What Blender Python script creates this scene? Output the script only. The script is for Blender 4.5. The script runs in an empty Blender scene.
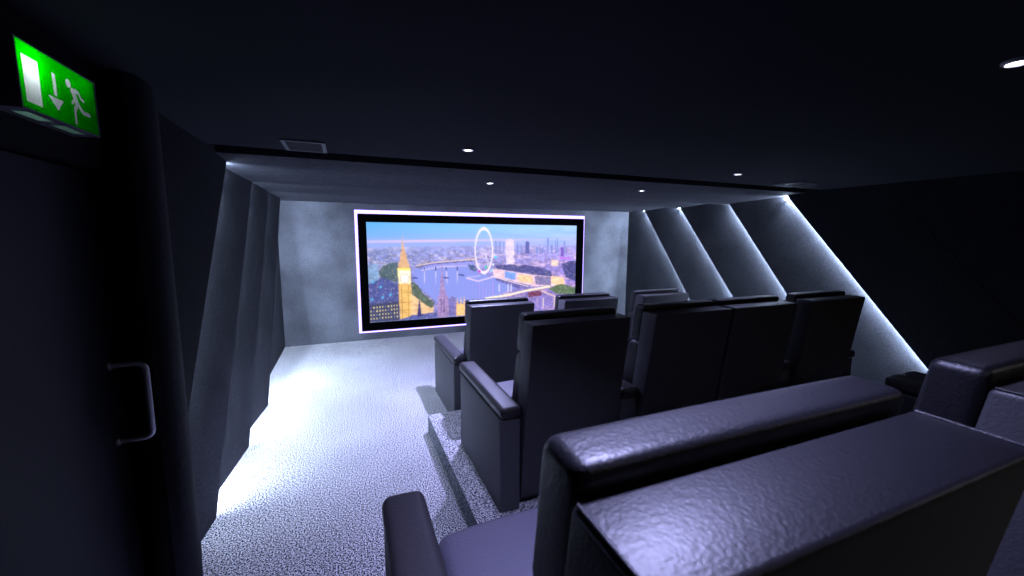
import bpy, bmesh, math, random
import numpy as np
from mathutils import Vector, Matrix

random.seed(4)
C = bpy.context.scene.collection
scene = bpy.context.scene

# ------------------------------------------------------------------ camera
EYE = 1.75                                   # eye height above the aisle floor
yaw, pitch, roll = math.radians(22.139), math.radians(7.2235), math.radians(0.3031)
F = Vector((math.sin(yaw)*math.cos(pitch), math.cos(yaw)*math.cos(pitch), -math.sin(pitch)))
R = Vector((math.cos(yaw), -math.sin(yaw), 0)); U = R.cross(F)
R2 = R*math.cos(roll) + U*math.sin(roll); U2 = U*math.cos(roll) - R*math.sin(roll)
cam = bpy.data.cameras.new('camera'); cam_o = bpy.data.objects.new('camera', cam); C.objects.link(cam_o)
m = Matrix((R2, U2, -F)).transposed().to_4x4(); m.translation = Vector((0, 0, EYE)); cam_o.matrix_world = m
cam.sensor_width = 36; cam.lens = 405.286/1024*36; cam.clip_start = .02
cam.dof.use_dof = True; cam.dof.focus_distance = 4.0; cam.dof.aperture_fstop = 4.0
scene.camera = cam_o

# ------------------------------------------------------------------ world, exposure
w = bpy.data.worlds.new('world'); scene.world = w; w.use_nodes = True
w.node_tree.nodes['Background'].inputs[0].default_value = (.0, .0, .0, 1)
w.node_tree.nodes['Background'].inputs[1].default_value = 0
scene.view_settings.view_transform = 'Standard'; scene.view_settings.look = 'None'
scene.view_settings.exposure = 0.0; scene.view_settings.gamma = 1.0
scene.view_settings.use_curve_mapping = False
LED_POWER = 680.0            # edge strips behind the wall fins (radiance)
LED_TINT = (.60, .73, 1.0)
RIM_POWER = 3.4
SPOT_POWER = 1.0             # ceiling downlights (factor)
SPOT_TINT = (.50, .51, 1.0)
SCREEN_POWER = 1.08

# ------------------------------------------------------------------ materials
def lin(c): return tuple(((v/255)/12.92 if v/255 <= .04045 else ((v/255+.055)/1.055)**2.4) for v in c)
def mat(name, col, rough=.6, metal=0, spec=.5):
    M = bpy.data.materials.new(name); M.use_nodes = True
    b = M.node_tree.nodes['Principled BSDF']
    b.inputs['Base Color'].default_value = (*col, 1); b.inputs['Roughness'].default_value = rough
    b.inputs['Metallic'].default_value = metal; b.inputs['Specular IOR Level'].default_value = spec
    return M
def noise_mat(name, c0, c1, scale, rough, bump=.0, bdist=.002, lo=.35, hi=.65, spec=.3, detail=3, coat2=None, stretch=None):
    M = mat(name, c0, rough, 0, spec); nt = M.node_tree; b = nt.nodes['Principled BSDF']
    tc = nt.nodes.new('ShaderNodeTexCoord'); n = nt.nodes.new('ShaderNodeTexNoise')
    n.inputs['Scale'].default_value = scale; n.inputs['Detail'].default_value = detail
    src = tc.outputs['Object']
    if stretch:
        mp = nt.nodes.new('ShaderNodeMapping'); mp.inputs['Scale'].default_value = stretch
        nt.links.new(src, mp.inputs[0]); src = mp.outputs[0]
    nt.links.new(src, n.inputs['Vector'])
    r = nt.nodes.new('ShaderNodeValToRGB')
    r.color_ramp.elements[0].position = lo; r.color_ramp.elements[0].color = (*c0, 1)
    r.color_ramp.elements[1].position = hi; r.color_ramp.elements[1].color = (*c1, 1)
    nt.links.new(n.outputs['Fac'], r.inputs[0]); last = r.outputs[0]
    if coat2:                                   # slow, large cloudiness of the nap
        n2 = nt.nodes.new('ShaderNodeTexNoise'); n2.inputs['Scale'].default_value = coat2[0]; n2.inputs['Detail'].default_value = 4
        nt.links.new(src, n2.inputs['Vector'])
        mr = nt.nodes.new('ShaderNodeMapRange'); mr.inputs[1].default_value = .3; mr.inputs[2].default_value = .7
        mr.inputs[3].default_value = coat2[1]; mr.inputs[4].default_value = coat2[2]
        nt.links.new(n2.outputs['Fac'], mr.inputs[0])
        mx = nt.nodes.new('ShaderNodeMix'); mx.data_type = 'RGBA'; mx.blend_type = 'MULTIPLY'; mx.inputs[0].default_value = 1
        nt.links.new(last, mx.inputs[6]); nt.links.new(mr.outputs[0], mx.inputs[7]); last = mx.outputs[2]
    nt.links.new(last, b.inputs['Base Color'])
    if bump:
        bp = nt.nodes.new('ShaderNodeBump'); bp.inputs['Strength'].default_value = bump; bp.inputs['Distance'].default_value = bdist
        nt.links.new(n.outputs['Fac'], bp.inputs['Height']); nt.links.new(bp.outputs[0], b.inputs['Normal'])
    return M
def leather(name, col, rough, scale=55, bump=.35):
    M = mat(name, col, rough, 0, .5); nt = M.node_tree; b = nt.nodes['Principled BSDF']
    tc = nt.nodes.new('ShaderNodeTexCoord')
    v = nt.nodes.new('ShaderNodeTexVoronoi'); v.feature = 'SMOOTH_F1'; v.inputs['Scale'].default_value = scale*2.2
    n = nt.nodes.new('ShaderNodeTexNoise'); n.inputs['Scale'].default_value = scale; n.inputs['Detail'].default_value = 3
    nt.links.new(tc.outputs['Object'], v.inputs['Vector']); nt.links.new(tc.outputs['Object'], n.inputs['Vector'])
    ad = nt.nodes.new('ShaderNodeMath'); ad.operation = 'ADD'
    nt.links.new(v.outputs['Distance'], ad.inputs[0]); nt.links.new(n.outputs['Fac'], ad.inputs[1])
    bp = nt.nodes.new('ShaderNodeBump'); bp.inputs['Strength'].default_value = bump; bp.inputs['Distance'].default_value = .003
    nt.links.new(ad.outputs[0], bp.inputs['Height']); nt.links.new(bp.outputs[0], b.inputs['Normal'])
    return M
def emit(name, col, power):
    M = bpy.data.materials.new(name); M.use_nodes = True; nt = M.node_tree
    nt.nodes.remove(nt.nodes['Principled BSDF'])
    e = nt.nodes.new('ShaderNodeEmission'); e.inputs[0].default_value = (*col, 1); e.inputs[1].default_value = power
    nt.links.new(e.outputs[0], nt.nodes['Material Output'].inputs[0]); return M

M_WALL = noise_mat('suede_wall', (.026, .028, .034), (.044, .047, .056), 70, .95, .5, .004, coat2=(2.2, .7, 1.15), spec=.15)
M_FRONT = noise_mat('suede_front_wall', (.060, .063, .074), (.075, .080, .094), 60, .95, .2, .002, coat2=(1.7, .5, 1.35), spec=.15)
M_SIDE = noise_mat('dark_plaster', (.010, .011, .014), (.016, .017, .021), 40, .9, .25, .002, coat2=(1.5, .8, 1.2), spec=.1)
M_CEIL = noise_mat('dark_ceiling', (.015, .0165, .023), (.019, .0205, .028), 90, .95, .08, .001, coat2=(1.0, .9, 1.1), spec=.1)
M_CEILF = noise_mat('suede_ceiling', (.030, .032, .042), (.055, .058, .07), 60, .95, .35, .003, coat2=(1.6, .7, 1.2), spec=.15, stretch=(.35, 1, 1))
M_BLACK = mat('matt_black', (.0008, .0008, .001), .95, 0, .0)
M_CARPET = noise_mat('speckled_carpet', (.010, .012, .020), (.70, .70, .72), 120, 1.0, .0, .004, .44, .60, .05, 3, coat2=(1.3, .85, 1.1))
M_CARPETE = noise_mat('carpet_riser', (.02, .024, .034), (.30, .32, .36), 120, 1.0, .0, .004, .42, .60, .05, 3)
M_DOOR = noise_mat('painted_door', (.016, .018, .026), (.019, .022, .031), 300, .6, .1, .0006, spec=.2)
M_LEATHER = leather('dark_leather', (.004, .0038, .006), .45, 90, .22)
M_LEATHER2 = leather('dark_leather_matt', (.034, .034, .040), .60, 110, .2)
M_SHELLTOP = leather('dark_leather_top', (.004, .0038, .006), .45, 95, .16)
M_SIDEP = leather('side_panel_leather', (.050, .051, .060), .60, 110, .2)
M_PAD = leather('armrest_leather', (.020, .018, .021), .43, 70, .2)
M_CUSH = leather('cushion_leather', (.062, .057, .082), .50, 70, .4)
M_CHROME = mat('chrome', (.80, .80, .86), .42, 1)
M_HOUSE = mat('sign_housing', (.10, .10, .13), .5)
M_LED = emit('led_strip', LED_TINT, LED_POWER)
M_LEDL = emit('led_strip_left', LED_TINT, LED_POWER*.74)
M_RIM = emit('rim_light', (.42, .31, 1.0), RIM_POWER)
M_TRIM = mat('downlight_ring', (.35, .36, .42), .35, .3)
M_GRILLE = mat('vent_frame', (.10, .105, .13), .5)
M_GRILLE2 = mat('vent_face', (.035, .037, .045), .7)
M_SEAM = mat('seam', (.004, .004, .005), .9)

# ------------------------------------------------------------------ mesh helpers
def link(name, bm, material, parent=None, smooth=False, loc=None):
    bmesh.ops.recalc_face_normals(bm, faces=bm.faces[:])
    me = bpy.data.meshes.new(name); bm.to_mesh(me); bm.free()
    if smooth:
        for p in me.polygons: p.use_smooth = True
        me.set_sharp_from_angle(angle=math.radians(smooth if smooth is not True else 50))
    me.materials.append(material)
    o = bpy.data.objects.new(name, me); C.objects.link(o)
    if parent: o.parent = parent
    if loc: o.location = loc
    return o
def box(bm, x0, x1, y0, y1, z0, z1, bev=0, seg=2):
    r = bmesh.ops.create_cube(bm, size=1)['verts']
    for v in r: v.co = Vector((x0+(v.co.x+.5)*(x1-x0), y0+(v.co.y+.5)*(y1-y0), z0+(v.co.z+.5)*(z1-z0)))
    if bev:
        es = list({e for v in r for e in v.link_edges})
        bmesh.ops.bevel(bm, geom=es, offset=bev, segments=seg, profile=.5, affect='EDGES')
    return bm
def loft(bm, rings, cap=True):
    """rings: equal-length closed rings of points"""
    vs = [[bm.verts.new(p) for p in r] for r in rings]; n = len(vs[0])
    for a, b in zip(vs, vs[1:]):
        for i in range(n): bm.faces.new((a[i], a[(i+1) % n], b[(i+1) % n], b[i]))
    if cap: bm.faces.new(vs[0][::-1]); bm.faces.new(vs[-1])
    return vs
def profile_x(bm, pts, x0, x1, bev=0, seg=3):
    """a (y, z) outline extruded along x"""
    vs = loft(bm, [[(x0, y, z) for y, z in pts], [(x1, y, z) for y, z in pts]])
    if bev:
        es = list({e for r in vs for v in r for e in v.link_edges})
        bmesh.ops.bevel(bm, geom=es, offset=bev, segments=seg, profile=.5, affect='EDGES')
    return bm
def plan(bm, pts, z0, z1):
    loft(bm, [[(x, y, z0) for x, y in pts], [(x, y, z1) for x, y in pts]]); return bm
def tube(bm, pts, r, n=12):
    P = [Vector(p) for p in pts]; rings = []; up = None
    for i, p in enumerate(P):
        t = ((P[i+1]-p) if i < len(P)-1 else (p-P[i-1])) if i in (0, len(P)-1) else ((P[i+1]-p).normalized()+(p-P[i-1]).normalized())
        t.normalize()
        if up is None: up = t.orthogonal().normalized()
        up = (up - t*up.dot(t)).normalized(); s = t.cross(up)
        rings.append([p+(up*math.cos(k*2*math.pi/n)+s*math.sin(k*2*math.pi/n))*r for k in range(n)])
    loft(bm, rings); return bm
def lathe(bm, prof, n=32):
    loft(bm, [[(r*math.cos(k*2*math.pi/n), r*math.sin(k*2*math.pi/n), z) for k in range(n)] for r, z in prof]); return bm
def struct(o): o['kind'] = 'structure'; return o
def tag(o, label, cat, group=None):
    o['label'] = label; o['category'] = cat
    if group: o['group'] = group
    return o
def empty(name, loc=(0, 0, 0)):
    o = bpy.data.objects.new(name, None); C.objects.link(o); o.location = loc; o.empty_display_size = .1; return o

# ------------------------------------------------------------------ room shell
D = 7.128                    # screen wall
CZ = 2.342                   # ceiling height
XL, XLr = -.824, -.925       # left fins: far edge, recess
XR, XRr = 5.46, 5.56         # right fins: far edge, recess
YB = -1.6                    # back wall
struct(link('floor', box(bmesh.new(), -1.6, 6.0, YB, D+.2, -.12, 0), M_CARPET))
struct(link('wall_front', box(bmesh.new(), -1.2, 5.9, D, D+.2, 0, 2.45), M_FRONT))
struct(link('wall_back', box(bmesh.new(), -1.6, 6.0, YB-.15, YB, 0, 2.45), M_SIDE))
struct(link('wall_left', box(bmesh.new(), -1.35, -1.2, 2.56, D+.2, 0, 2.45), M_SIDE))
struct(link('wall_right', box(bmesh.new(), 5.82, 6.0, YB, D+.2, 0, 2.45), M_SIDE))

# rear ceiling with the dark shadow gap in front of it
struct(link('ceiling', box(bmesh.new(), -1.6, 6.0, YB-.15, 3.30, CZ, CZ+.25), M_CEIL))
g = bmesh.new(); box(g, -1.6, 6.0, 3.30, 3.50, CZ+.12, CZ+.25)
struct(link('trim_1', g, M_BLACK))

# raked fins along both side walls, each with a light strip behind its far edge
ZT = 2.26; RAKE = .8155
TOPS = [3.76, 4.69, 5.62, 6.53]
RTOPS = [(3.69, .857), (4.61, .79), (5.60, .83), (6.52, .80)]      # (y at the ceiling, rake) of the right fins' far edges
def yat(side, k, z): return TOPS[k] - RAKE*(ZT-z) if side < 0 else RTOPS[k][0] - RTOPS[k][1]*(ZT-z)
H1 = 2.40
def fin(name, side, k):
    xe, xr = (XL, XLr) if side < 0 else (XR, XRr)
    xb = xr + side*.16 if side < 0 else xr + .16
    if k == 0: near = None
    bm = bmesh.new()
    def ring(z):
        yf = yat(side, k, z)
        if k == 0:
            yn = 2.56 if side < 0 else YB
            yn = min(yn, yf-.02)
            return [(xe, yn, z), (xe, yf-.004, z), (xe-side*-.012, yf, z), (xb, yf, z), (xb, yn, z)]
        yn = yat(side, k-1, z)
        return [(xr, yn, z), (xe, yf-.004, z), (xe+side*.012, yf, z), (xb, yf, z), (xb, yn, z)]
    zs = [0, .4, .8, 1.2, 1.6, 2.0, H1] if not (k == 0 and side < 0) else [0, .76, .80, 1.2, 1.6, 2.0, H1]
    loft(bm, [ring(z) for z in zs])
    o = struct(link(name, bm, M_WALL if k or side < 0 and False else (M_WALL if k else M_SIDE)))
    # light strip on the face turned away from the seats
    bm = bmesh.new(); x0 = xe + side*(.072 if side > 0 else .082); x1 = xe + side*(.089 if side > 0 else .099)
    pts = []
    for z in (.02 if side < 0 else .40 if k == 0 else .24, 2.265):
        y = yat(side, k, z)+.003
        pts.append([(x0, y, z), (x1, y, z)])
    v = [bm.verts.new(p) for p in (pts[0][0], pts[0][1], pts[1][1], pts[1][0])]
    bm.faces.new(v)
    yt_ = yat(side, k, 2.27)                      # added glowing face above the strip, tilted up to brighten the ceiling corner
    bm.faces.new([bm.verts.new(p) for p in ((xe+side*.03, yt_+.075, 2.265), (x1, yt_+.075, 2.265), (x1, yt_+.034, 2.308), (xe+side*.03, yt_+.034, 2.308))])
    me = bpy.data.meshes.new('led_strip'); bm.to_mesh(me); bm.free(); me.materials.append(M_LED if side > 0 else M_LEDL)
    s = bpy.data.objects.new('led_strip', me); C.objects.link(s); s.parent = o; s['label'] = 'thin white light strip behind the raked edge, plus an added glowing top face'
    return o
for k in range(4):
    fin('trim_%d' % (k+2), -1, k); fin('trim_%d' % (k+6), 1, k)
# last bays beside the screen wall
def bay(name, side, xa, xb):
    bm = bmesh.new()
    loft(bm, [[(xa, yat(side, 3, z), z), (xa, D, z), (xb, D, z), (xb, yat(side, 3, z), z)] for z in (0, H1)])
    struct(link(name, bm, M_WALL))
bay('trim_10', -1, -.965, -1.1); bay('trim_11', 1, 5.56, 5.72)
# folded ceiling panels that carry the fins across the room
ys = [3.50, 4.69, 5.62, 6.53, D]
for k in range(4):
    zl = 2.262 if k < 3 else 2.275
    bm = bmesh.new(); a, b = ys[k], ys[k+1]
    profile_x(bm, [(a, 2.325), (b, zl), (b, 2.42), (a, 2.42)], -1.2, 5.9)
    struct(link('trim_%d' % (k+12), bm, M_CEILF))
# raked seam in the near right wall
bm = bmesh.new()
loft(bm, [[(5.4595, y0+.845*(z-1.494), z), (5.4595, y0+.008+.845*(z-1.494), z), (5.456, y0+.008+.845*(z-1.494), z), (5.456, y0+.845*(z-1.494), z)] for y0 in (1.975,) for z in (.0, CZ)])
struct(link('trim_16', bm, M_SEAM))
# horizontal seam low on the first left fins
bm = bmesh.new(); box(bm, XL-.001, XL+.003, 2.57, 2.57, .86, .864)
bm.free()

# rounded wall end between the door and the first fin
curve = [(-.875, 2.13), (-.845, 2.06), (-.80, 2.005), (-.77, 1.990), (-.735, 1.988), (-.71, 2.01), (-.698, 2.06), (-.697, 2.12),
         (-.712, 2.20), (-.738, 2.28), (-.766, 2.37), (-.790, 2.45), (-.811, 2.525), (-.82, 2.557), (-.83, 2.575), (-1.25, 2.575), (-1.25, 2.13)]
o = struct(link('trim_17', plan(bmesh.new(), curve, 0, CZ), M_SIDE, smooth=40))
# wall over and beside the door
bm = bmesh.new(); box(bm, -1.2, -.81, YB, 1.16, 0, CZ); box(bm, -1.2, -.81, 1.16, 2.02, 1.985, CZ)
struct(link('trim_18', bm, M_SIDE))
bm = bmesh.new(); box(bm, -1.2, -.885, 1.16, 2.13, 0, 1.985); struct(link('trim_19', bm, M_BLACK))
# door leaf with handle
door = struct(link('door_1', box(bmesh.new(), -.885, -.860, 1.165, 2.045, .006, 1.978, .002, 1), M_DOOR))
hp = []
xi, xo, zt, zb, yy = -.862, -.750, 1.253, .948, 1.965
def arc(cx, cz, r, a0, a1, n=6): return [(cx+r*math.cos(a0+(a1-a0)*i/n), yy, cz+r*math.sin(a0+(a1-a0)*i/n)) for i in range(n+1)]
hp = [(xi, yy, zt)] + arc(xo-.03, zt-.03, .03, math.pi/2, 0) + arc(xo-.03, zb+.03, .03, 0, -math.pi/2) + [(xi, yy, zb)]
h = link('door_handle', tube(bmesh.new(), hp, .0105), M_CHROME, door, smooth=True); h['label'] = 'chrome D-shaped pull handle'
for z in (zt, zb):
    bm = bmesh.new(); lathe(bm, [(.018, 0), (.018, .006), (.011, .008)], 20)
    bmesh.ops.rotate(bm, verts=bm.verts, matrix=Matrix.Rotation(math.pi/2, 3, 'Y')); bmesh.ops.translate(bm, verts=bm.verts, vec=(-.86, yy, z))
    link('handle_mount', bm, M_CHROME, door, smooth=True)

# carpeted seating platforms
def platform(name, x0, x1, y0, y1, z0, z1, label):
    t = empty(name, ((x0+x1)/2, (y0+y1)/2, z0))
    bm = bmesh.new(); box(bm, x0, x1, y0, y1, z0, z1, .006, 2)
    bmesh.ops.translate(bm, verts=bm.verts, vec=(-(x0+x1)/2, -(y0+y1)/2, -z0))
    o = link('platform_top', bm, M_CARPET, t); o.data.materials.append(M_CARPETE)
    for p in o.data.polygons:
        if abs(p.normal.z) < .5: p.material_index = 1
    tag(t, label, 'seating platform'); return t
P1, P2 = .16, .35
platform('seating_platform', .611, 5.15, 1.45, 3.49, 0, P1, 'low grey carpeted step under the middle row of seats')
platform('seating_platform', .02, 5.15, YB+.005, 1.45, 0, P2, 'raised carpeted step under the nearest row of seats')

# ------------------------------------------------------------------ recliner chairs
W = .62
SH = []                                     # shared meshes
def bulge(bm, x0, x1, y0, y1, amount, top):
    for v in bm.verts:
        u = (v.co.x-x0)/(x1-x0); q = (v.co.y-y0)/(y1-y0)
        if v.co.z > top-.012: v.co.z += amount*math.sin(math.pi*min(1, max(0, u)))**.6*math.sin(math.pi*min(1, max(0, q)))**.6
def soft_box(x0, x1, prof, r, nx=10, puff=.0):
    """cushion: profile (y,z) rounded, lofted along x with pinched ends"""
    n = len(prof); cy = sum(p[0] for p in prof)/n; cz = sum(p[1] for p in prof)/n
    # round the outline
    pts = []
    for i in range(n):
        a, b, c = Vector(prof[i-1]), Vector(prof[i]), Vector(prof[(i+1) % n])
        d1 = min(r, (a-b).length*.45); d2 = min(r, (c-b).length*.45)
        p1 = b+(a-b).normalized()*d1; p2 = b+(c-b).normalized()*d2
        for t in (0, .25, .5, .75, 1): pts.append((p1*(1-t)**2+b*2*t*(1-t)+p2*t*t))
        L = (c-b).length
        for t in (.33, .67):
            q1 = b+(c-b).normalized()*d2; q2 = c-(c-b).normalized()*min(r, L*.45); pts.append(q1*(1-t)+q2*t)
    rings = []
    xs = [(0, .0)] + [(r*(1-math.cos(a)), r*math.sin(a)) for a in [math.pi/2*k/4 for k in range(1, 5)]]
    xs = [(r*(1-math.cos(math.pi/2*k/4)), r*math.sin(math.pi/2*k/4)) for k in range(0, 5)]
    stations = [(x0+d, r-e) for d, e in xs] + [(x0+r+(x1-x0-2*r)*k/nx, 0) for k in range(1, nx)] + [(x1-d, r-e) for d, e in reversed(xs)]
    for x, ins in stations:
        u = (x-x0)/(x1-x0); pf = puff*(4*u*(1-u))**.7
        ring = []
        for p in pts:
            v = Vector((p[0]-cy, p[1]-cz)); L = v.length
            hx = max(abs(q[0]-cy) for q in prof); hz = max(abs(q[1]-cz) for q in prof)
            sy = 1-(ins/hx) + pf/hx; sz = 1-(ins/hz) + pf/hz
            ring.append((x, cy+v.x*sy, cz+v.y*sz))
        rings.append(ring)
    bm = bmesh.new(); loft(bm, rings); return bm
def piping(pts, r=.0022):
    return tube(bmesh.new(), pts, r, 8)

def make_chair(left=True, right=True):
    t = empty('recliner_chair')
    # back shell, leaning back over the row behind
    sh = link('back_shell', profile_x(bmesh.new(), [(0, 1.126), (.145, .06), (.285, .06), (.135, 1.128)], -.012, W, .010, 3), M_LEATHER2, t, smooth=35)
    sh.data.materials.append(M_SHELLTOP)
    for p in sh.data.polygons:
        if p.normal.z > .3: p.material_index = 1
    link('shell_piping', piping([(-.006, .004, 1.1265), (-.006, .128, 1.1285)]), M_LEATHER, sh, smooth=True)
    link('shell_piping', piping([(W-.006, .004, 1.1265), (W-.006, .128, 1.1285)]), M_LEATHER, sh, smooth=True)
    link('headrest', soft_box(0, W, [(.138, 1.158), (.168, .93), (.262, .93), (.226, 1.160)], .019, 12, .002), M_LEATHER, t, smooth=True)
    link('lumbar_cushion', soft_box(.008, W-.008, [(.172, .922), (.235, .44), (.40, .44), (.272, .915)], .030, 10, .010), M_LEATHER, t, smooth=True)
    link('seat_cushion', soft_box(.006, W-.006, [(.30, .43), (.30, .30), (.985, .30), (.985, .455)], .038, 12, .012), M_CUSH, t, smooth=True)
    link('footrest', soft_box(.02, W-.02, [(.93, .295), (.93, .08), (.992, .08), (.992, .295)], .018, 8, .004), M_LEATHER2, t, smooth=True)
    link('seat_base', box(bmesh.new(), .0, W, .20, .925, .0, .30, .006), M_LEATHER2, t, smooth=35)
    for on, x0 in ((left, -.147), (right, W+.055)):
        if not on: continue
        link('side_panel', box(bmesh.new(), x0+.003, x0+.128, .135, 1.012, 0, .568, .012, 3), M_SIDEP, t, smooth=35)
        a = soft_box(x0, x0+.131, [(.118, .638), (.118, .575), (1.040, .575), (1.040, .638)], .024, 6, .003)
        link('arm_pad', a, M_PAD, t, smooth=True)
    return t
protos = {}
def copy_tree(o):
    c = o.copy(); C.objects.link(c)
    for ch in list(o.children):
        d = ch.copy(); C.objects.link(d); d.parent = c
        for gch in list(ch.children):
            e = gch.copy(); C.objects.link(e); e.parent = d
    return c
def place(kind, x, y, z, label, group):
    key = (kind, group.endswith('nearest row'))
    if key not in protos: protos[key] = c = make_chair(*kind)
    else: c = copy_tree(protos[key])
    c.location = (x, y, z); tag(c, label, 'chair', group); return c
LR, L_, N_, R_ = (True, True), (True, False), (False, False), (False, True)
# nearest row
G1 = 'dark leather recliners in the nearest row'
place(LR, .213, .20, P2, 'large dark leather recliner filling the lower foreground of the picture', G1)
place(N_, 1.10, .20, P2, 'dark leather recliner back cut off by the right edge of the picture', G1)
place(R_, 2.075, .20, P2, 'nearest-row recliner of which only the left one of two adjoining armrests shows', G1)
place(L_, 3.055, .20, P2, 'nearest-row recliner of which only the right one of two adjoining armrests shows', G1)
for c in [o for o in C.objects if o.get('group') == G1 and o.location.x < 1]:      # its armrests sit a little lower
    for ch in c.children:
        if ch.name.startswith('arm_pad'): ch.location.z = -.045
        if ch.name.startswith('side_panel'): ch.scale.z = .92
# middle row
G2 = 'dark leather recliners in the middle row'
place(LR, .90, 1.885, P1, 'dark recliner beside the aisle on the middle step, its violet-lit left armrest in full view', G2)
place(N_, 1.72, 1.885, P1, 'middle-row recliner without armrests, joined to the seat on its right', G2)
place(R_, 2.372, 1.885, P1, 'middle-row recliner joined to the seat on its left, armrest on its right', G2)
place(R_, 3.205, 1.90, P1, 'recliner at the right end of the middle row, beside the lit wall fins', G2)
# front row
G3 = 'dark leather recliners in the front row'
place(LR, 1.012, 3.43, 0, 'grey-lit recliner at the aisle end of the front row, nearest the screen', G3)
place(LR, 1.97, 3.43, 0, 'middle recliner of the front row, its top showing before the screen corner', G3)
place(LR, 2.925, 3.43, 0, 'right recliner of the front row, warm brown sheen on its top edge', G3)

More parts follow.
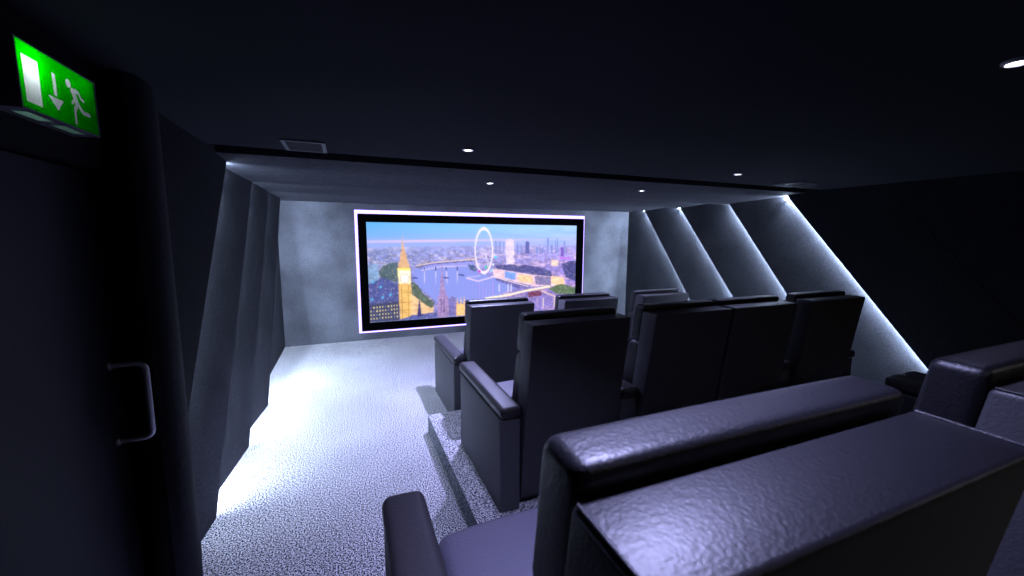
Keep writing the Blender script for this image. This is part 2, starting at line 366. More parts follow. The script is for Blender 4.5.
# ------------------------------------------------------------------ projection screen
PICTURE = [
    ('p', (74, 92, 104), 1, [(0.041,0.5),(0.061,0.433),(0.097,0.4),(0.123,0.397),(0.121,0.604),(0.052,0.559)]),
    ('p', (120, 150, 190), 1, [(-0.002,0.43),(0.039,0.403),(0.044,0.548),(0.039,0.635),(0.001,0.631)]),
    ('p', (134, 146, 226), 0, [(0.184,0.534),(0.201,0.469),(0.314,0.454),(0.456,0.461),(0.48,0.541),(0.555,0.575),(0.673,0.716),(0.555,0.805),(0.505,0.857),(0.288,0.828),(0.232,0.712),(0.188,0.601)]),
    ('p', (150, 150, 232), 0, [(0.235,0.417),(0.456,0.395),(0.468,0.462),(0.223,0.465)]),
    ('l', (142, 148, 230), 0.006, [(0.407,0.625),(0.406,0.799)]),
    ('l', (146, 148, 230), 0.006, [(0.422,0.626),(0.422,0.801)]),
    ('l', (150, 148, 230), 0.006, [(0.438,0.628),(0.438,0.802)]),
    ('l', (154, 148, 230), 0.006, [(0.454,0.629),(0.454,0.804)]),
    ('l', (158, 148, 230), 0.006, [(0.47,0.631),(0.47,0.806)]),
    ('l', (162, 148, 230), 0.006, [(0.486,0.632),(0.486,0.808)]),
    ('l', (166, 148, 230), 0.006, [(0.502,0.633),(0.502,0.81)]),
    ('l', (170, 148, 230), 0.006, [(0.519,0.635),(0.518,0.812)]),
    ('l', (174, 148, 230), 0.006, [(0.535,0.636),(0.535,0.814)]),
    ('l', (178, 148, 230), 0.006, [(0.552,0.638),(0.552,0.816)]),
    ('l', (176, 170, 232), 0.006, [(0.234,0.511),(0.233,0.631)]),
    ('l', (176, 170, 232), 0.006, [(0.284,0.514),(0.283,0.636)]),
    ('l', (176, 170, 232), 0.006, [(0.336,0.518),(0.336,0.641)]),
    ('l', (176, 170, 232), 0.006, [(0.381,0.521),(0.38,0.645)]),
    ('l', (235, 200, 170), 0.008, [(0.198,0.44),(0.274,0.408),(0.469,0.377)]),
    ('l', (70, 75, 130), 0.006, [(0.198,0.456),(0.273,0.424),(0.469,0.396)]),
    ('l', (220, 205, 230), 0.007, [(0.222,0.486),(0.308,0.452),(0.432,0.449)]),
    ('l', (60, 65, 130), 0.007, [(0.235,0.454),(0.235,0.487)]),
    ('l', (205, 195, 235), 0.007, [(0.235,0.495),(0.234,0.603)]),
    ('l', (60, 65, 130), 0.007, [(0.284,0.457),(0.284,0.49)]),
    ('l', (205, 195, 235), 0.007, [(0.284,0.498),(0.283,0.608)]),
    ('l', (60, 65, 130), 0.007, [(0.332,0.46),(0.332,0.493)]),
    ('l', (205, 195, 235), 0.007, [(0.332,0.501),(0.331,0.612)]),
    ('l', (60, 65, 130), 0.007, [(0.382,0.463),(0.382,0.496)]),
    ('l', (205, 195, 235), 0.007, [(0.382,0.504),(0.381,0.616)]),
    ('l', (70, 70, 140), 0.012, [(0.184,0.559),(0.202,0.565)]),
    ('l', (70, 70, 140), 0.012, [(0.322,0.57),(0.341,0.575)]),
    ('l', (70, 70, 140), 0.012, [(0.391,0.544),(0.411,0.55)]),
    ('p', (222, 178, 134), 1, [(0.175,0.648),(0.203,0.732),(0.274,0.884),(0.269,0.936),(0.226,0.95),(0.169,0.971)]),
    ('p', (80, 94, 86), 1, [(0.176,0.594),(0.204,0.637),(0.228,0.735),(0.277,0.833),(0.265,0.889),(0.236,0.848),(0.178,0.729)]),
    ('p', (74, 80, 140), 1, [(-0.001,0.612),(0.06,0.549),(0.122,0.614),(0.122,0.812),(-0.0,0.835)]),
    ('p', (90, 170, 225), 0, [(0.013,0.584),(0.024,0.574),(0.025,0.597),(0.014,0.608)]),
    ('p', (90, 170, 225), 0, [(0.006,0.758),(0.017,0.748),(0.018,0.771),(0.007,0.782)]),
    ('p', (90, 170, 225), 0, [(0.049,0.744),(0.06,0.733),(0.062,0.757),(0.05,0.768)]),
    ('p', (90, 170, 225), 0, [(0.043,0.636),(0.054,0.625),(0.055,0.648),(0.044,0.659)]),
    ('p', (90, 170, 225), 0, [(0.081,0.718),(0.092,0.707),(0.094,0.731),(0.082,0.742)]),
    ('p', (64, 66, 100), 0, [(-0.002,0.816),(0.124,0.797),(0.122,0.994),(-0.001,0.996)]),
    ('p', (120, 130, 170), 0, [(0.006,0.84),(0.01,0.841),(0.01,0.858),(0.006,0.858)]),
    ('p', (238, 222, 160), 0, [(0.017,0.839),(0.022,0.839),(0.022,0.857),(0.017,0.856)]),
    ('p', (238, 222, 160), 0, [(0.029,0.837),(0.034,0.838),(0.033,0.856),(0.029,0.855)]),
    ('p', (238, 222, 160), 0, [(0.041,0.836),(0.046,0.837),(0.045,0.855),(0.041,0.854)]),
    ('p', (238, 222, 160), 0, [(0.053,0.835),(0.057,0.835),(0.057,0.853),(0.052,0.853)]),
    ('p', (120, 130, 170), 0, [(0.064,0.834),(0.069,0.834),(0.069,0.852),(0.064,0.851)]),
    ('p', (238, 222, 160), 0, [(0.076,0.832),(0.081,0.833),(0.081,0.851),(0.076,0.85)]),
    ('p', (238, 222, 160), 0, [(0.088,0.831),(0.093,0.832),(0.093,0.849),(0.088,0.849)]),
    ('p', (238, 222, 160), 0, [(0.1,0.83),(0.105,0.83),(0.105,0.848),(0.1,0.847)]),
    ('p', (238, 222, 160), 0, [(0.112,0.828),(0.117,0.829),(0.117,0.847),(0.112,0.846)]),
    ('p', (238, 222, 160), 0, [(0.005,0.877),(0.01,0.878),(0.01,0.895),(0.005,0.895)]),
    ('p', (120, 130, 170), 0, [(0.017,0.876),(0.021,0.877),(0.021,0.894),(0.017,0.894)]),
    ('p', (238, 222, 160), 0, [(0.029,0.875),(0.033,0.875),(0.033,0.893),(0.028,0.892)]),
    ('p', (238, 222, 160), 0, [(0.04,0.874),(0.045,0.874),(0.045,0.892),(0.04,0.891)]),
    ('p', (238, 222, 160), 0, [(0.052,0.872),(0.057,0.873),(0.057,0.891),(0.052,0.89)]),
    ('p', (238, 222, 160), 0, [(0.064,0.871),(0.069,0.872),(0.068,0.89),(0.064,0.889)]),
    ('p', (120, 130, 170), 0, [(0.076,0.87),(0.081,0.871),(0.08,0.888),(0.076,0.888)]),
    ('p', (238, 222, 160), 0, [(0.088,0.869),(0.093,0.869),(0.092,0.887),(0.088,0.887)]),
    ('p', (238, 222, 160), 0, [(0.1,0.867),(0.105,0.868),(0.104,0.886),(0.1,0.885)]),
    ('p', (238, 222, 160), 0, [(0.112,0.866),(0.117,0.867),(0.117,0.885),(0.112,0.884)]),
    ('p', (238, 222, 160), 0, [(0.005,0.914),(0.009,0.915),(0.009,0.933),(0.004,0.932)]),
    ('p', (238, 222, 160), 0, [(0.016,0.913),(0.021,0.914),(0.021,0.932),(0.016,0.931)]),
    ('p', (120, 130, 170), 0, [(0.028,0.912),(0.033,0.913),(0.032,0.931),(0.028,0.93)]),
    ('p', (238, 222, 160), 0, [(0.04,0.911),(0.044,0.912),(0.044,0.93),(0.039,0.929)]),
    ('p', (238, 222, 160), 0, [(0.052,0.91),(0.056,0.911),(0.056,0.928),(0.051,0.928)]),
    ('p', (238, 222, 160), 0, [(0.063,0.909),(0.068,0.91),(0.068,0.927),(0.063,0.927)]),
    ('p', (238, 222, 160), 0, [(0.075,0.908),(0.08,0.908),(0.08,0.926),(0.075,0.926)]),
    ('p', (120, 130, 170), 0, [(0.087,0.906),(0.092,0.907),(0.092,0.925),(0.087,0.924)]),
    ('p', (238, 222, 160), 0, [(0.099,0.905),(0.104,0.906),(0.104,0.924),(0.099,0.923)]),
    ('p', (238, 222, 160), 0, [(0.112,0.904),(0.116,0.905),(0.116,0.923),(0.111,0.922)]),
    ('p', (238, 222, 160), 0, [(0.004,0.952),(0.009,0.952),(0.008,0.97),(0.004,0.969)]),
    ('p', (238, 222, 160), 0, [(0.016,0.951),(0.02,0.951),(0.02,0.969),(0.015,0.968)]),
    ('p', (238, 222, 160), 0, [(0.027,0.95),(0.032,0.95),(0.032,0.968),(0.027,0.967)]),
    ('p', (120, 130, 170), 0, [(0.039,0.949),(0.044,0.949),(0.044,0.967),(0.039,0.966)]),
    ('p', (238, 222, 160), 0, [(0.051,0.948),(0.056,0.948),(0.055,0.966),(0.051,0.965)]),
    ('p', (238, 222, 160), 0, [(0.063,0.947),(0.068,0.947),(0.067,0.965),(0.063,0.964)]),
    ('p', (238, 222, 160), 0, [(0.075,0.945),(0.08,0.946),(0.079,0.964),(0.075,0.963)]),
    ('p', (238, 222, 160), 0, [(0.087,0.944),(0.092,0.945),(0.091,0.963),(0.087,0.962)]),
    ('p', (120, 130, 170), 0, [(0.099,0.943),(0.104,0.944),(0.104,0.962),(0.099,0.961)]),
    ('p', (238, 222, 160), 0, [(0.111,0.942),(0.116,0.943),(0.116,0.961),(0.111,0.96)]),
    ('p', (80, 84, 150), 1, [(0.122,0.953),(0.287,0.934),(0.291,0.991),(0.126,0.994)]),
    ('p', (56, 52, 110), 0, [(0.199,0.966),(0.205,0.844),(0.209,0.783),(0.213,0.845),(0.218,0.969)]),
    ('p', (222, 176, 106), 2, [(0.122,0.594),(0.175,0.598),(0.172,0.957),(0.125,0.986)]),
    ('p', (250, 222, 150), 2, [(0.121,0.456),(0.175,0.459),(0.175,0.618),(0.122,0.614)]),
    ('p', (255, 250, 225), 0, [(0.127,0.48),(0.171,0.483),(0.171,0.618),(0.127,0.614)]),
    ('p', (204, 160, 124), 2, [(0.145,0.107),(0.147,0.213),(0.152,0.262),(0.16,0.33),(0.162,0.37),(0.172,0.429),(0.171,0.463),(0.123,0.46),(0.123,0.429),(0.132,0.369),(0.134,0.32),(0.14,0.262)]),
    ('p', (235, 225, 110), 0, [(0.124,0.456),(0.171,0.459),(0.171,0.483),(0.126,0.48)]),
    ('e', (214, 190, 170), 0, [(0.149,0.566),(0.0205,0.051)]),
    ('e', (255, 255, 250), 0, [(0.149,0.566),(0.016,0.042)]),
    ('l', (150, 110, 60), 0.004, [(0.135,0.644),(0.136,0.976)]),
    ('l', (160, 120, 60), 0.004, [(0.164,0.637),(0.162,0.96)]),
    ('l', (170, 125, 60), 0.004, [(0.126,0.713),(0.173,0.71)]),
    ('l', (170, 125, 60), 0.004, [(0.125,0.813),(0.172,0.811)]),
    ('l', (170, 125, 60), 0.004, [(0.124,0.893),(0.171,0.892)]),
    ('p', (150, 124, 176), 1, [(0.312,0.39),(0.315,0.508),(0.322,0.663),(0.33,0.761),(0.339,0.779),(0.341,0.985),(0.288,0.993),(0.292,0.773),(0.298,0.753),(0.307,0.569)]),
    ('l', (70, 55, 110), 0.006, [(0.306,0.795),(0.306,0.858)]),
    ('l', (70, 55, 110), 0.006, [(0.305,0.879),(0.305,0.941)]),
    ('l', (70, 55, 110), 0.006, [(0.319,0.797),(0.319,0.86)]),
    ('l', (70, 55, 110), 0.006, [(0.319,0.88),(0.318,0.943)]),
    ('p', (112, 104, 170), 1, [(0.342,0.8),(0.356,0.77),(0.376,0.794),(0.375,0.99),(0.341,0.985)]),
    ('p', (232, 180, 120), 1, [(0.376,0.867),(0.381,0.794),(0.385,0.864),(0.394,0.861),(0.397,0.775),(0.401,0.862),(0.409,0.859),(0.413,0.766),(0.417,0.852),(0.417,0.988),(0.375,0.99)]),
    ('p', (206, 190, 236), 1, [(0.616,0.179),(0.625,0.16),(0.648,0.159),(0.658,0.179),(0.661,0.439),(0.618,0.445)]),
    ('p', (96, 100, 170), 0, [(0.718,0.2),(0.728,0.183),(0.739,0.2),(0.74,0.325),(0.718,0.325)]),
    ('p', (128, 140, 208), 0, [(0.564,0.183),(0.571,0.183),(0.571,0.321),(0.564,0.321)]),
    ('p', (128, 140, 208), 0, [(0.585,0.187),(0.591,0.187),(0.591,0.322),(0.585,0.321)]),
    ('p', (128, 140, 208), 0, [(0.604,0.194),(0.61,0.194),(0.61,0.322),(0.604,0.322)]),
    ('p', (128, 140, 208), 0, [(0.673,0.215),(0.681,0.215),(0.681,0.324),(0.673,0.324)]),
    ('p', (128, 140, 208), 0, [(0.693,0.226),(0.7,0.226),(0.7,0.324),(0.693,0.324)]),
    ('p', (128, 140, 208), 0, [(0.79,0.222),(0.796,0.222),(0.797,0.327),(0.79,0.327)]),
    ('p', (128, 140, 208), 0, [(0.833,0.149),(0.843,0.149),(0.844,0.328),(0.834,0.328)]),
    ('p', (128, 140, 208), 0, [(0.879,0.183),(0.884,0.183),(0.886,0.329),(0.88,0.329)]),
    ('p', (128, 140, 208), 0, [(0.888,0.149),(0.894,0.149),(0.895,0.329),(0.89,0.329)]),
    ('p', (128, 140, 208), 0, [(0.928,0.182),(0.935,0.182),(0.937,0.33),(0.929,0.33)]),
    ('p', (128, 140, 208), 0, [(0.853,0.227),(0.866,0.227),(0.866,0.328),(0.854,0.328)]),
    ('p', (128, 140, 208), 0, [(0.774,0.249),(0.787,0.249),(0.787,0.326),(0.775,0.326)]),
    ('p', (128, 140, 208), 0, [(0.806,0.26),(0.816,0.26),(0.816,0.327),(0.806,0.327)]),
    ('p', (120, 90, 190), 0, [(0.91,0.255),(0.927,0.255),(0.929,0.364),(0.911,0.364)]),
    ('p', (240, 200, 190), 1, [(0.859,0.403),(0.898,0.404),(0.899,0.473),(0.86,0.471)]),
    ('p', (186, 126, 240), 0, [(0.904,0.363),(0.971,0.377),(0.971,0.407),(0.905,0.398)]),
    ('p', (70, 70, 130), 1, [(0.918,0.455),(0.958,0.423),(1.005,0.418),(1.008,0.67),(0.943,0.618),(0.926,0.524)]),
    ('p', (226, 190, 206), 1, [(0.551,0.485),(0.619,0.51),(0.684,0.543),(0.861,0.589),(0.944,0.665),(0.917,0.708),(0.83,0.712),(0.746,0.692),(0.624,0.62),(0.558,0.584)]),
    ('p', (245, 190, 150), 1, [(0.684,0.558),(0.755,0.586),(0.758,0.671),(0.684,0.638)]),
    ('p', (245, 196, 160), 1, [(0.861,0.589),(0.932,0.617),(0.939,0.699),(0.862,0.692)]),
    ('p', (112, 150, 250), 1, [(0.614,0.519),(0.67,0.544),(0.666,0.623),(0.614,0.597)]),
    ('p', (76, 76, 136), 1, [(0.566,0.455),(0.654,0.447),(0.684,0.47),(0.714,0.45),(0.786,0.482),(0.85,0.524),(0.867,0.578),(0.861,0.598),(0.766,0.571),(0.684,0.536),(0.571,0.49)]),
    ('p', (120, 110, 160), 1, [(0.766,0.582),(0.859,0.602),(0.86,0.703),(0.777,0.686)]),
    ('p', (96, 90, 160), 1, [(0.566,0.58),(0.746,0.692),(0.741,0.732),(0.684,0.722),(0.566,0.615)]),
    ('l', (245, 225, 225), 0.008, [(0.545,0.57),(0.634,0.633),(0.737,0.705)]),
    ('l', (255, 226, 196), 0.018, [(0.518,0.817),(0.624,0.795),(0.725,0.753),(0.853,0.716)]),
    ('l', (255, 246, 225), 0.008, [(0.518,0.809),(0.624,0.786),(0.725,0.744),(0.853,0.707)]),
    ('p', (126, 112, 186), 1, [(0.746,0.81),(0.819,0.768),(0.901,0.823),(0.897,0.967),(0.716,0.941)]),
    ('p', (104, 52, 84), 1, [(0.734,0.772),(0.805,0.757),(0.807,0.817),(0.738,0.831)]),
    ('l', (250, 230, 190), 0.008, [(0.818,0.848),(0.819,0.951)]),
    ('l', (250, 225, 170), 0.008, [(0.879,0.855),(0.88,0.96)]),
    ('l', (190, 160, 200), 0.008, [(0.783,0.843),(0.784,0.946)]),
    ('l', (225, 190, 190), 0.014, [(0.807,0.762),(0.898,0.851)]),
    ('p', (84, 104, 80), 1, [(0.846,0.743),(0.889,0.701),(0.916,0.69),(1.007,0.745),(1.007,0.826),(0.895,0.808)]),
    ('l', (225, 200, 245), 0.012, [(0.425,0.582),(0.48,0.62),(0.556,0.579)]),
    ('l', (200, 190, 240), 0.008, [(0.425,0.578),(0.49,0.562)]),
    ('p', (70, 84, 130), 1, [(0.431,0.436),(0.467,0.446),(0.471,0.514),(0.444,0.499)]),
    ('l', (240, 225, 250), 0.009, [(0.585,0.666),(0.585,0.747)]),
    ('l', (240, 225, 250), 0.009, [(0.629,0.67),(0.629,0.752)]),
    ('l', (240, 225, 250), 0.009, [(0.646,0.672),(0.646,0.754)]),
    ('r', (238, 228, 252), 0.0085, [(0.509,0.29),(0.042,0.24)]),
    ('l', (225, 215, 250), 0.006, [(0.515,0.305),(0.528,0.468)]),
    ('l', (225, 215, 250), 0.005, [(0.515,0.305),(0.545,0.506)]),
    ('e', (60, 220, 240), 0, [(0.566,0.357),(0.006,0.014)]),
    ('e', (60, 200, 140), 0, [(0.52,0.468),(0.006,0.014)]),
    ('e', (200, 60, 200), 0, [(0.487,0.515),(0.006,0.014)]),
    ('e', (230, 230, 255), 0, [(0.554,0.442),(0.006,0.014)]),
    ('e', (150, 220, 240), 0, [(0.547,0.506),(0.006,0.014)]),
]

def paint(nx, ny):
    rs = np.random.RandomState(7)
    u, v = np.meshgrid((np.arange(nx)+.5)/nx, (np.arange(ny)+.5)/ny)
    AS = 3.945/1.667
    def smooth(n, sx, sy):
        g = rs.rand(sy+2, sx+2); a = u*sx; b = v*sy; i = a.astype(int); j = b.astype(int); fa = a-i; fb = b-j
        return (g[j, i]*(1-fa)+g[j, i+1]*fa)*(1-fb)+(g[j+1, i]*(1-fa)+g[j+1, i+1]*fa)*fb
    def mixc(a, b, t): return np.array(a)[None, None, :]*(1-t[..., None])+np.array(b)[None, None, :]*t[..., None]
    # dusk sky
    top = mixc((88, 172, 236), (176, 212, 255), np.clip(u*.9+.1*smooth(0, 5, 4), 0, 1))
    low = mixc((150, 165, 238), (176, 180, 246), u)
    t = np.clip(v/.22, 0, 1)[..., None]**1.4
    img = top*(1-t)+low*t
    cl = np.clip(smooth(0, 7, 24)*.7+smooth(0, 19, 60)*.5-.45, 0, 1)[..., None]*.7
    img = img*(1-cl)+np.array((120, 168, 222))[None, None]*cl
    band = np.exp(-((v-(.192-.03*u))/.012)**2)*np.clip(1.1-1.3*np.abs(u-.25), .15, 1)*.85
    img = img*(1-band[..., None])+np.array((240, 196, 228))[None, None]*band[..., None]
    # city carpet
    city = v > .243-.004*u
    n = rs.rand(ny, nx); n2 = smooth(0, 70, 60); n3 = smooth(0, 22, 30)
    dep = np.clip((v-.24)/.5, 0, 1)
    base = mixc((134, 146, 206), (108, 112, 176), dep)*(.76+.44*n2)[..., None]
    base += (u[..., None]*np.array((34, 8, 28))[None, None])
    warm = (n3 > .60)[..., None]*np.array((46, 30, 0))[None, None]*n2[..., None]*1.3
    base = base+warm
    lights = n > .955-.03*np.exp(-((v-.36)/.1)**2)
    lc = np.where(rs.rand(ny, nx)[..., None] > .5, np.array((255, 226, 190))[None, None], np.array((226, 232, 255))[None, None])
    base = np.where(lights[..., None], lc, base)
    img = np.where(city[..., None], base, img)
    haze = np.clip(1-(v-.24)/.09, 0, 1)*city*.45
    img = img*(1-haze[..., None])+np.array((160, 168, 232))[None, None]*haze[..., None]
    def poly(pts):
        inside = np.zeros(u.shape, bool); k = len(pts)
        for i in range(k):
            (x1, y1), (x2, y2) = pts[i], pts[(i+1) % k]
            if y1 == y2: continue
            c = ((v < y1) != (v < y2)) & (u < (x2-x1)*(v-y1)/(y2-y1)+x1)
            inside ^= c
        return inside
    for kind, col, par, pts in PICTURE:
        col = np.array(col, float)[None, None]
        if kind == 'p':
            m = poly(pts); c = np.broadcast_to(col, img.shape)
            if par: c = c*(1.06+(.26 if par == 1 else .18)*(rs.rand(ny, nx)+n2-1.0))[..., None]
            if par == 1:
                c = np.where((rs.rand(ny, nx) > .97)[..., None], np.array((250, 232, 205))[None, None], c)
            img = np.where(m[..., None], c, img)
        elif kind == 'l':
            m = np.zeros(u.shape, bool)
            for (x1, y1), (x2, y2) in zip(pts, pts[1:]):
                ax, ay, bx, by = x1*AS, y1, x2*AS, y2; px, py = u*AS, v
                L = (bx-ax)**2+(by-ay)**2; q = np.clip(((px-ax)*(bx-ax)+(py-ay)*(by-ay))/max(L, 1e-9), 0, 1)
                m |= np.hypot(px-ax-q*(bx-ax), py-ay-q*(by-ay)) < par*.62
            img = np.where(m[..., None], col, img)
        elif kind == 'e':
            (cx, cy), (rx, ry) = pts; m = ((u-cx)/rx)**2+((v-cy)/ry)**2 < 1; img = np.where(m[..., None], col, img)
        elif kind == 'r':
            (cx, cy), (rx, ry) = pts; q = np.hypot((u-cx)/rx, (v-cy)/ry)
            m = (np.abs(q-1) < .075); img = np.where(m[..., None], col, img)
            sp = (np.abs(np.sin(np.arctan2((v-cy)/ry, (u-cx)/rx)*12)) < .12) & (q < 1)
            img = np.where(sp[..., None], img*.82+col*.18, img)
    # soft glow and slight lift, as projected
    def blur(a, r):
        for ax in (0, 1):
            k = sum(np.roll(a, s, ax) for s in range(-r, r+1))/(2*r+1); a = k
        return a
    g = blur(blur(img, 4), 4); s1 = blur(img, 1); img = img*.42+s1*.46+g*.16+6
    return np.clip(img, 0, 255)
def picture_grid(name, nx, ny, x0, x1, z0, z1, y, img, axis='y'):
    """flat grid sheet whose points carry the picture's own colours; img rows run top to bottom"""
    X = np.linspace(x0, x1, nx); Z = np.linspace(z1, z0, ny)
    xx, zz = np.meshgrid(X, Z); co = np.zeros((ny*nx, 3))
    if axis == 'y': co[:, 0] = xx.ravel(); co[:, 1] = y; co[:, 2] = zz.ravel()
    else: co[:, 1] = xx.ravel(); co[:, 0] = y; co[:, 2] = zz.ravel()
    idx = np.arange(nx*ny).reshape(ny, nx)
    f = np.stack([idx[:-1, :-1], idx[1:, :-1], idx[1:, 1:], idx[:-1, 1:]], -1).reshape(-1, 4)
    me = bpy.data.meshes.new(name)
    me.vertices.add(len(co)); me.vertices.foreach_set('co', co.ravel())
    me.loops.add(f.size); me.loops.foreach_set('vertex_index', f.ravel().astype(np.int32))
    me.polygons.add(len(f)); me.polygons.foreach_set('loop_start', np.arange(0, f.size, 4, dtype=np.int32))
    me.update(calc_edges=True); me.validate()
    c = img.reshape(-1, 3)/255; c = np.where(c <= .04045, c/12.92, ((c+.055)/1.055)**2.4)
    at = me.color_attributes.new('picture', 'FLOAT_COLOR', 'POINT')
    at.data.foreach_set('color', np.concatenate([c, np.ones((len(c), 1))], 1).astype(np.float32).ravel())
    return me
NX, NY = 440, 188
scr = empty('projection_screen', (2.29, D, .131))
def at_screen(bm): bmesh.ops.translate(bm, verts=bm.verts, vec=(-2.29, -D, -.131)); return bm
def ring_frame(bm, o, i, y0, y1):
    (ax0, ax1, az0, az1), (bx0, bx1, bz0, bz1) = o, i
    A = [(ax0, az0), (ax1, az0), (ax1, az1), (ax0, az1)]; B = [(bx0, bz0), (bx1, bz0), (bx1, bz1), (bx0, bz1)]
    V = [[bm.verts.new((x, y, z)) for x, z in P] for P, y in ((A, y0), (B, y0), (A, y1), (B, y1))]
    for k in range(4):
        j = (k+1) % 4
        bm.faces.new((V[0][k], V[0][j], V[1][j], V[1][k])); bm.faces.new((V[2][k], V[3][k], V[3][j], V[2][j]))
        bm.faces.new((V[0][k], V[2][k], V[2][j], V[0][j])); bm.faces.new((V[1][k], V[1][j], V[3][j], V[3][k]))
    return bm
outer = (.137, 4.454, .131, 2.167); mid = (.185, 4.415, .166, 2.105); inner = (.311, 4.256, .306, 1.973)
f_ = link('screen_frame', at_screen(ring_frame(bmesh.new(), mid, inner, D-.075, D-.012)), M_BLACK, scr)
rim = link('rim_light', at_screen(ring_frame(bmesh.new(), outer, (.18, 4.42, .161, 2.110), D-.030, D-.012)), M_RIM, scr)
rim['label'] = 'glowing violet-white light rim around the black frame'
link('backing_panel', at_screen(box(bmesh.new(), .2, 4.4, D-.012, D, .18, 2.09)), M_BLACK, scr)
me = picture_grid('screen_picture', NX, NY, .311-2.29, 4.256-2.29, .306-.131, 1.973-.131, -.060, paint(NX, NY))
MS = bpy.data.materials.new('lit_picture'); MS.use_nodes = True; nt = MS.node_tree; nt.nodes.remove(nt.nodes['Principled BSDF'])
e = nt.nodes.new('ShaderNodeEmission'); e.inputs[1].default_value = SCREEN_POWER; a = nt.nodes.new('ShaderNodeAttribute'); a.attribute_name = 'picture'
nt.links.new(a.outputs['Color'], e.inputs[0]); nt.links.new(e.outputs[0], nt.nodes['Material Output'].inputs[0])
me.materials.append(MS)
po = bpy.data.objects.new('screen_picture', me); C.objects.link(po); po.parent = scr
po['label'] = 'lit picture of a city river at dusk with clock tower and big wheel'
tag(scr, 'wide black-framed projection screen showing a city at dusk, on the front wall', 'screen')

# ------------------------------------------------------------------ exit sign over the door
sign = empty('exit_sign', (-.81, 1.626, 2.066))
bm = bmesh.new()       # open-fronted box, with two openings in its underside
y0, y1, z0, z1, xb, xf, t = -.176, .176, 0, .173, .0, .072, .004
box(bm, xb, xb+t, y0, y1, z0, z1); box(bm, xb+t, xf, y0, y0+t, z0, z1); box(bm, xb+t, xf, y1-t, y1, z0, z1)
box(bm, xb+t, xf, y0+t, y1-t, z1-t, z1)
for a_, b_ in ((y0+t, -.125), (-.022, .024), (.140, y1-t)): box(bm, xb+t, xf, a_, b_, 0, t)
for a_, b_ in ((-.125, -.022), (.024, .140)): box(bm, xb+t, .022, a_, b_, 0, t); box(bm, .055, xf, a_, b_, 0, t)
link('housing', bm, M_HOUSE, sign)
def trans(name, attr=None, col=None, gain=1.0):
    M = bpy.data.materials.new(name); M.use_nodes = True; nt = M.node_tree; nt.nodes.remove(nt.nodes['Principled BSDF'])
    tr = nt.nodes.new('ShaderNodeBsdfTranslucent'); di = nt.nodes.new('ShaderNodeBsdfDiffuse'); mx = nt.nodes.new('ShaderNodeMixShader'); mx.inputs[0].default_value = .15
    if attr:
        a = nt.nodes.new('ShaderNodeAttribute'); a.attribute_name = attr
        nt.links.new(a.outputs['Color'], tr.inputs[0]); nt.links.new(a.outputs['Color'], di.inputs[0])
    else: tr.inputs[0].default_value = (*col, 1); di.inputs[0].default_value = (*col, 1)
    nt.links.new(tr.outputs[0], mx.inputs[1]); nt.links.new(di.outputs[0], mx.inputs[2]); nt.links.new(mx.outputs[0], nt.nodes['Material Output'].inputs[0]); return M
sx, sy = 176, 84
uu, vv = np.meshgrid(np.linspace(0, 1, sx), np.linspace(0, 1, sy))
im = np.zeros((sy, sx, 3)); im[:] = (0, 196, 0)
def inpoly(pts):
    inside = np.zeros(uu.shape, bool)
    for i in range(len(pts)):
        (x1, y1_), (x2, y2_) = pts[i], pts[(i+1) % len(pts)]
        if y1_ == y2_: continue
        inside ^= ((vv < y1_) != (vv < y2_)) & (uu < (x2-x1)*(vv-y1_)/(y2_-y1_)+x1)
    return inside
def seg(a, b, w_):
    ax, ay, bx, by = a[0]*2.095, a[1], b[0]*2.095, b[1]; px, py = uu*2.095, vv
    q = np.clip(((px-ax)*(bx-ax)+(py-ay)*(by-ay))/((bx-ax)**2+(by-ay)**2+1e-9), 0, 1)
    return np.hypot(px-ax-q*(bx-ax), py-ay-q*(by-ay)) < w_
mk = inpoly([(.058, .203), (.230, .203), (.230, .888), (.058, .888)])
mk |= inpoly([(.394, .236), (.434, .236), (.434, .60), (.394, .60)]) | inpoly([(.314, .632), (.511, .632), (.420, .826)])
mk |= np.hypot((uu-.602)*2.095, vv-.267) < .072
for a_, b_, w_ in (((.640, .38), (.700, .33), .030), ((.655, .37), (.700, .55), .062), ((.69, .36), (.735, .34), .03), ((.735, .34), (.765, .43), .026), ((.765, .43), (.805, .455), .026),
                   ((.655, .40), (.672, .50), .03), ((.672, .50), (.628, .585), .026), ((.700, .57), (.660, .68), .040), ((.660, .68), (.655, .92), .032),
                   ((.715, .56), (.775, .67), .040), ((.775, .67), (.872, .67), .034)): mk |= seg(a_, b_, w_)
im[mk] = (232, 240, 244)
me = picture_grid('sign_face', sx, sy, y0+.003, y1-.003, z0+.003, z1-.003, xf-.002, im, axis='x')
me.materials.append(trans('sign_film', 'picture'))
fo = bpy.data.objects.new('sign_face', me); C.objects.link(fo); fo.parent = sign; fo['label'] = 'green face with white door, down arrow and running figure'
ML = trans('sign_lens', col=(.45, .62, .56))
for a_, b_ in ((-.125, -.022), (.024, .140)):
    link('down_lens', box(bmesh.new(), .022, .055, a_, b_, .0005, .0025), ML, sign)
bm = bmesh.new(); box(bm, .030, .040, -.145, .150, .156, .161)
link('sign_tube', bm, emit('sign_tube_light', (.9, 1, .95), 5), sign)
bm = bmesh.new(); box(bm, .012, .024, -.145, -.085, .105, .155)
link('sign_lamp', bm, emit('sign_lamp_light', (.9, 1, .95), 9), sign)
tag(sign, 'green illuminated emergency exit sign over the dark door', 'exit sign')

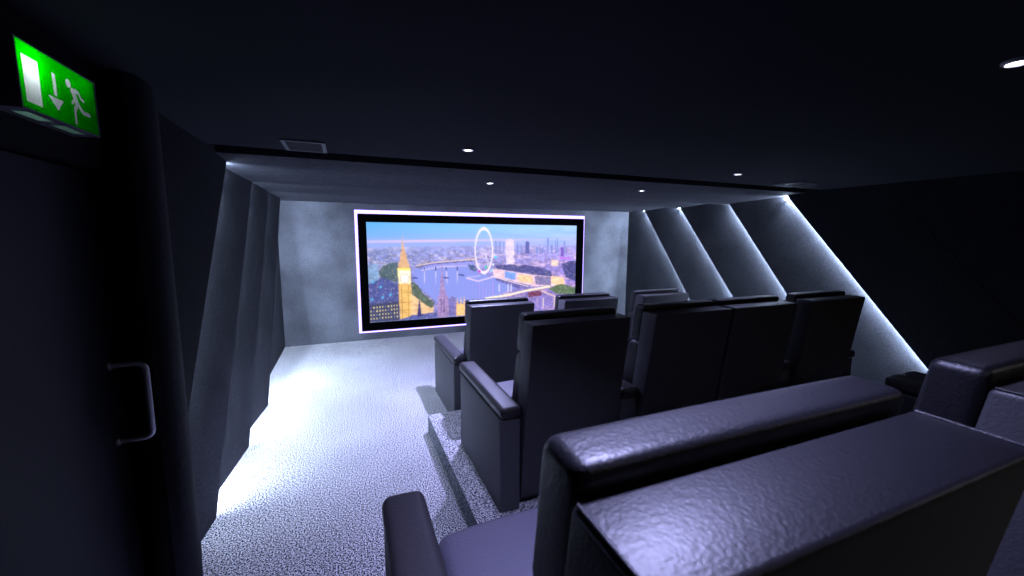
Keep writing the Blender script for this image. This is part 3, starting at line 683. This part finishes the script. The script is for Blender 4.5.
# ------------------------------------------------------------------ ceiling fittings
def downlight(x, y, z, watts, label, r=.040, tilt=0, tint=SPOT_TINT, spread=115):
    t = empty('downlight', (x, y, z))
    link('ring', lathe(bmesh.new(), [(r*.80, .000), (r, -.001), (r*1.02, -.005), (r*.97, -.010), (r*.78, -.012), (r*.76, .0)], 28), M_TRIM, t, smooth=True)
    link('lens', lathe(bmesh.new(), [(.001, -.006), (r*.76, -.006), (r*.76, -.002), (.001, -.002)], 28), emit('downlight_lens', (.92, .92, 1.0), 7), t)
    L = bpy.data.lights.new('lamp', 'AREA'); L.shape = 'DISK'; L.size = .055; L.energy = SPOT_POWER*watts; L.color = tint; L.spread = math.radians(spread)
    lo = bpy.data.objects.new('lamp', L); C.objects.link(lo); lo.parent = t; lo.location = (0, 0, -.0085)
    if tilt: t.rotation_euler = (tilt, 0, 0)
    tag(t, label, 'ceiling light', 'small round recessed downlights'); return t
TI = -math.atan2(2.325-2.262, 1.19)
def zc1(y): return 2.325 - (y-3.5)*(2.325-2.262)/1.19
downlight(.796, 2.766, CZ, 10, 'small recessed downlight left of centre, just behind the dark ceiling gap')
downlight(3.39, 2.79, CZ, 8, 'small recessed downlight on the right, just behind the dark ceiling gap')
downlight(1.385, 4.015, zc1(4.015), 85, 'small recessed downlight left of centre, in front of the dark ceiling gap', tilt=TI)
downlight(3.25, 3.95, zc1(3.95), 14, 'small recessed downlight on the right, in front of the dark ceiling gap', tilt=TI)
downlight(2.10, .695, CZ, 1.5, 'nearest recessed downlight, at the upper right edge of the picture')
downlight(.55, .70, CZ, 20, 'recessed downlight above the nearest recliner, just out of view', spread=95)
downlight(.80, -1.10, CZ, 1.5, 'left fill light added behind the viewpoint, out of view', tint=(1, .93, .90), spread=175)  # added fill, lifts the dark seat backs from behind
downlight(3.39, -1.10, CZ, 8, 'right fill light added behind the viewpoint, out of view', tint=(1, .93, .90), spread=175)  # second added fill, for the backs on the right of the middle row
def vent(x0, x1, y0, y1, label):
    t = empty('ceiling_vent', ((x0+x1)/2, (y0+y1)/2, CZ)); a, b = (x1-x0)/2, (y1-y0)/2
    bm = bmesh.new()
    for q in ((-a, a, -b, -b+.022), (-a, a, b-.022, b), (-a, -a+.022, -b+.022, b-.022), (a-.022, a, -b+.022, b-.022)): box(bm, q[0], q[1], q[2], q[3], -.009, 0)
    link('vent_frame', bm, M_GRILLE, t)
    bm = bmesh.new()
    for k in range(7):
        yk = -b+.03+k*(2*b-.06)/6.6; box(bm, -a+.022, a-.022, yk, yk+.018, -.006, -.002)
    link('vent_slats', bm, M_GRILLE2, t)
    tag(t, label, 'air vent', 'square ceiling air vents')
vent(-.355, -.100, 2.94, 3.27, 'square ceiling air vent on the left, above the lit fins')
vent(4.46, 4.76, 2.93, 3.22, 'square ceiling air vent on the far right, hardly visible')
